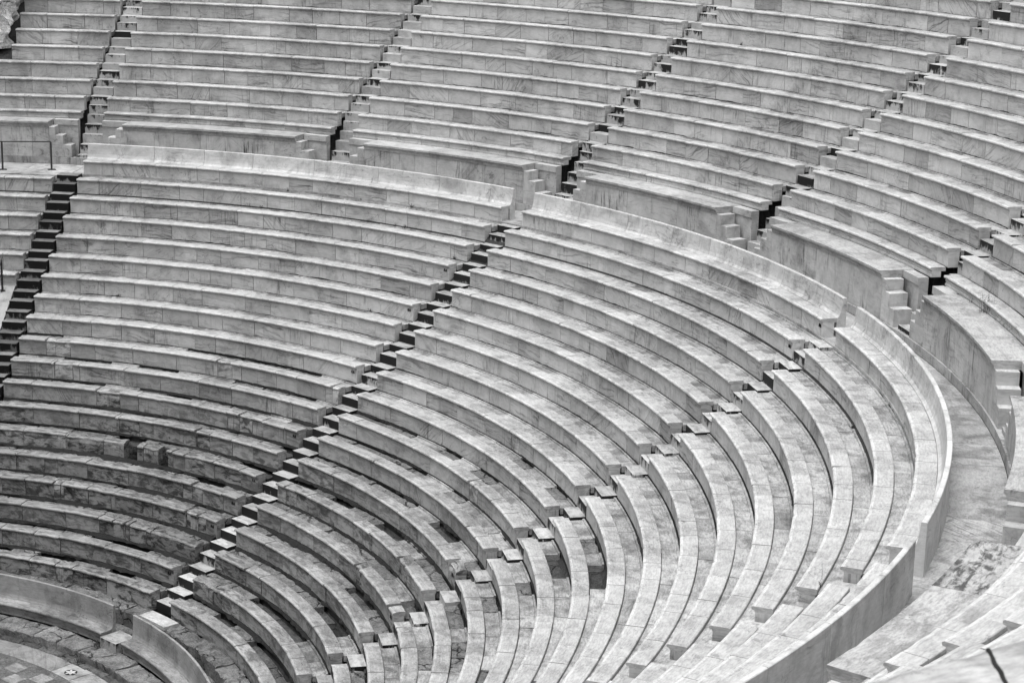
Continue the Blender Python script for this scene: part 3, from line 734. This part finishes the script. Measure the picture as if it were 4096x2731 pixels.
# ------------------------------------------------------------------ weeds in the joints
def weed(r_, td, z, h, n, spread, label, seed, w=.006, heads=False, cat='weed', grp=None, blob=0):
    rg = random.Random(seed); mb = MB(); A = ((rg.random(), .5, .3), (0, 0, 0)); base = P(r_, td, z)
    for j in range(n):
        a = rg.uniform(0, 2*PI); l = h*rg.uniform(.45, 1.0); sp_ = spread*rg.uniform(.1, 1)*l; k = 5; side = Vector((-math.sin(a), math.cos(a), 0))
        b0 = base+Vector((rg.gauss(0, .25*spread*h), rg.gauss(0, .25*spread*h), 0)) if n > 2 else base; b = len(mb.v)
        for q in range(k+1):
            f = q/k; c_ = b0+Vector((math.cos(a)*sp_*f*f, math.sin(a)*sp_*f*f, l*f*(1-.12*f)-.01)); ww = w*(1-.8*f)
            mb.v += [tuple(c_-side*ww), tuple(c_+side*ww)]
        for q in range(k): mb.face((b+2*q, b+2*q+1, b+2*q+3, b+2*q+2), [(0, 0)]*4, *A)
        if heads and rg.random() < .6:
            for g_ in range(5):
                c_ = Vector(mb.v[-1])-Vector((0, 0, .03*g_)); d = Vector((rg.uniform(-1, 1), rg.uniform(-1, 1), .5)).normalized()*.035; s_ = d.cross(Vector((0, 0, 1))).normalized()*.006; b = len(mb.v)
                mb.v += [tuple(c_), tuple(c_+d*.5+s_), tuple(c_+d), tuple(c_+d*.5-s_)]; mb.face((b, b+1, b+2, b+3), [(0, 0)]*4, *A)
    for j in range(blob):
        cg = lambda: max(-1.1, min(1.1, rg.gauss(0, .5)))
        c_ = base+Vector((cg(), cg(), abs(cg())))*h*.6; d1 = Vector((rg.gauss(0, 1), rg.gauss(0, 1), rg.gauss(0, 1))).normalized()*.022; d2 = d1.cross(Vector((rg.gauss(0, 1), rg.gauss(0, 1), 1))).normalized()*.012; b = len(mb.v)
        mb.v += [tuple(c_-d1), tuple(c_+d2), tuple(c_+d1), tuple(c_-d2)]; mb.face((b, b+1, b+2, b+3), [(0, 0)]*4, *A)
    tag(mb.build('weed', M_WEED), label, cat, grp)
g_ = 'weeds growing in the joints'
weed(28.745, 104.45, ZC, .62, 46, .45, 'large dry grass tuft growing from the ledge joint at the right', 1, .004, True, grp=g_)
weed(28.755, 102.4, ZC, .22, 8, .5, 'small sprig left of the large grass tuft on the right ledge', 2, .006, grp=g_)
weed(24.92, 130.7, -1.03, .70, 1, .1, 'single tall thin grass stalk at the lower right bench ends', 3, .006, True, grp=g_)
weed(24.94, 131.3, -1.03, .20, 7, .6, 'short leafy weed at the foot of the tall grass stalk', 4, .006, grp=g_)
weed(25.32, 109.3, -1.02, .12, 8, .6, 'round dark weed in the joint of the right curving benches', 5, .008, blob=60, grp=g_)
weed(10.80, 61.0, -9.93, .22, 8, .8, 'dark bushy weed at the end of the front-row left bench', 6, .010, blob=90, grp=g_)
weed(10.17, 61.4, -10.19, .22, 8, .8, 'dark bushy weed behind the rosette tile', 7, .010, blob=90, grp=g_)
sm = [(26.09, 43.6, ZW-.05), (26.09, 54.2, ZW-.05), (25.34, 51.6, -1.02), (25.34, 54.0, -1.02), (25.34, 54.9, -1.02), (25.34, 42.3, -1.02), (24.59, 61.0, -1.51), (22.34, 57.6, -2.99), (21.59, 34.4, -3.99+.5), (34.32, 67.0, 4.66)]
sl2 = ['under the left part of the top backrest bench', 'below the top backrest bench, nearer the stair', 'left of a pair under the second bench down', 'left plant of the close pair under the second bench', 'right plant of the close pair under the second bench',
       'under the second bench, far left of the others', 'beside the upper part of the middle staircase', 'above the middle of the broad left wedge', 'in the left part of the broad left wedge', 'against a riser high in the upper seating']
for j, (r_, t_, z_) in enumerate(sm): weed(r_, t_, z_, .15, 9, .7, 'small dark weed ' + sl2[j], 40+j, .009, blob=14, grp=g_)

# ------------------------------------------------------------------ the tall stage building that closes the bowl on its straight side (outside the picture, left)
ca = R(-10.0); ux, uy = math.sin(ca), math.cos(ca); nx, ny = -uy, ux   # along the wall, away from the seats
def SV(a, o, z): return (ux*a+nx*o, uy*a+ny*o, z)
root = empty('stage_building', 'tall arched stage wall closing the straight side of the theatre', 'building', SV(0, 13, ZO)); loc = tuple(root.location)
mb = MB(); A = ((.3, .5, .20), (.3, .3, .4)); L0, L1, zb, zt = -34.0, 34.0, ZO-.6, 15.0
def hole_wall(mb, a0, a1, o, z0, z1, holes, depth):
    """front face as a grid with rectangular arched openings recessed by depth"""
    xs = sorted(set([a0, a1]+[h[0] for h in holes]+[h[1] for h in holes])); zs = sorted(set([z0, z1]+[h[2] for h in holes]+[h[3] for h in holes]))
    for i in range(len(xs)-1):
        for j in range(len(zs)-1):
            x0, x1, y0, y1 = xs[i], xs[i+1], zs[j], zs[j+1]; hole = any(h[0] <= x0 and x1 <= h[1] and h[2] <= y0 and y1 <= h[3] for h in holes)
            oo = o+(depth if hole else 0); b = len(mb.v); mb.v += [SV(x0, oo, y0), SV(x1, oo, y0), SV(x1, oo, y1), SV(x0, oo, y1)]
            mb.face((b, b+1, b+2, b+3), [(x0, y0), (x1, y0), (x1, y1), (x0, y1)], *A)
    for h in holes:
        for (p, q) in (((h[0], h[2]), (h[1], h[2])), ((h[1], h[2]), (h[1], h[3])), ((h[1], h[3]), (h[0], h[3])), ((h[0], h[3]), (h[0], h[2]))):
            b = len(mb.v); mb.v += [SV(p[0], o, p[1]), SV(q[0], o, q[1]), SV(q[0], o+depth, q[1]), SV(p[0], o+depth, p[1])]; mb.face((b, b+1, b+2, b+3), [(0, 0), (3, 0), (3, 1), (0, 1)], *A)
holes = []
for lev, (z0, z1) in enumerate(((-7.5, -3.2), (-.5, 3.6), (7.0, 11.6))):
    for j in range(-6, 7): holes.append((j*4.8-1.05, j*4.8+1.05, z0, z1))
hole_wall(mb, L0, L1, 13.0, zb, zt, holes, 1.1)
b = len(mb.v); mb.v += [SV(L0, 13, zb), SV(L1, 13, zb), SV(L1, 15.2, zb), SV(L0, 15.2, zb), SV(L0, 13, zt), SV(L1, 13, zt), SV(L1, 15.2, zt), SV(L0, 15.2, zt)]
for f in ((4, 5, 6, 7), (2, 3, 7, 6), (1, 2, 6, 5), (3, 0, 4, 7)): mb.face(tuple(b+x for x in f), [(0, 0), (9, 0), (9, 9), (0, 9)], *A)
mb.build('wall', M_ROCK, root, loc)
for z_ in (-1.6, 5.2, zt+.2):
    mb = MB(); b = len(mb.v); mb.v += [SV(L0, 12.6, z_), SV(L1, 12.6, z_), SV(L1, 13.3, z_), SV(L0, 13.3, z_), SV(L0, 12.6, z_+.5), SV(L1, 12.6, z_+.5), SV(L1, 13.3, z_+.5), SV(L0, 13.3, z_+.5)]
    for f in ((4, 5, 6, 7), (2, 3, 7, 6), (1, 2, 6, 5), (3, 0, 4, 7), (0, 1, 5, 4), (3, 2, 1, 0)): mb.face(tuple(b+x for x in f), [(0, 0), (9, 0), (9, 1), (0, 1)], *A)
    mb.build('cornice', M_ROCK, root, loc)

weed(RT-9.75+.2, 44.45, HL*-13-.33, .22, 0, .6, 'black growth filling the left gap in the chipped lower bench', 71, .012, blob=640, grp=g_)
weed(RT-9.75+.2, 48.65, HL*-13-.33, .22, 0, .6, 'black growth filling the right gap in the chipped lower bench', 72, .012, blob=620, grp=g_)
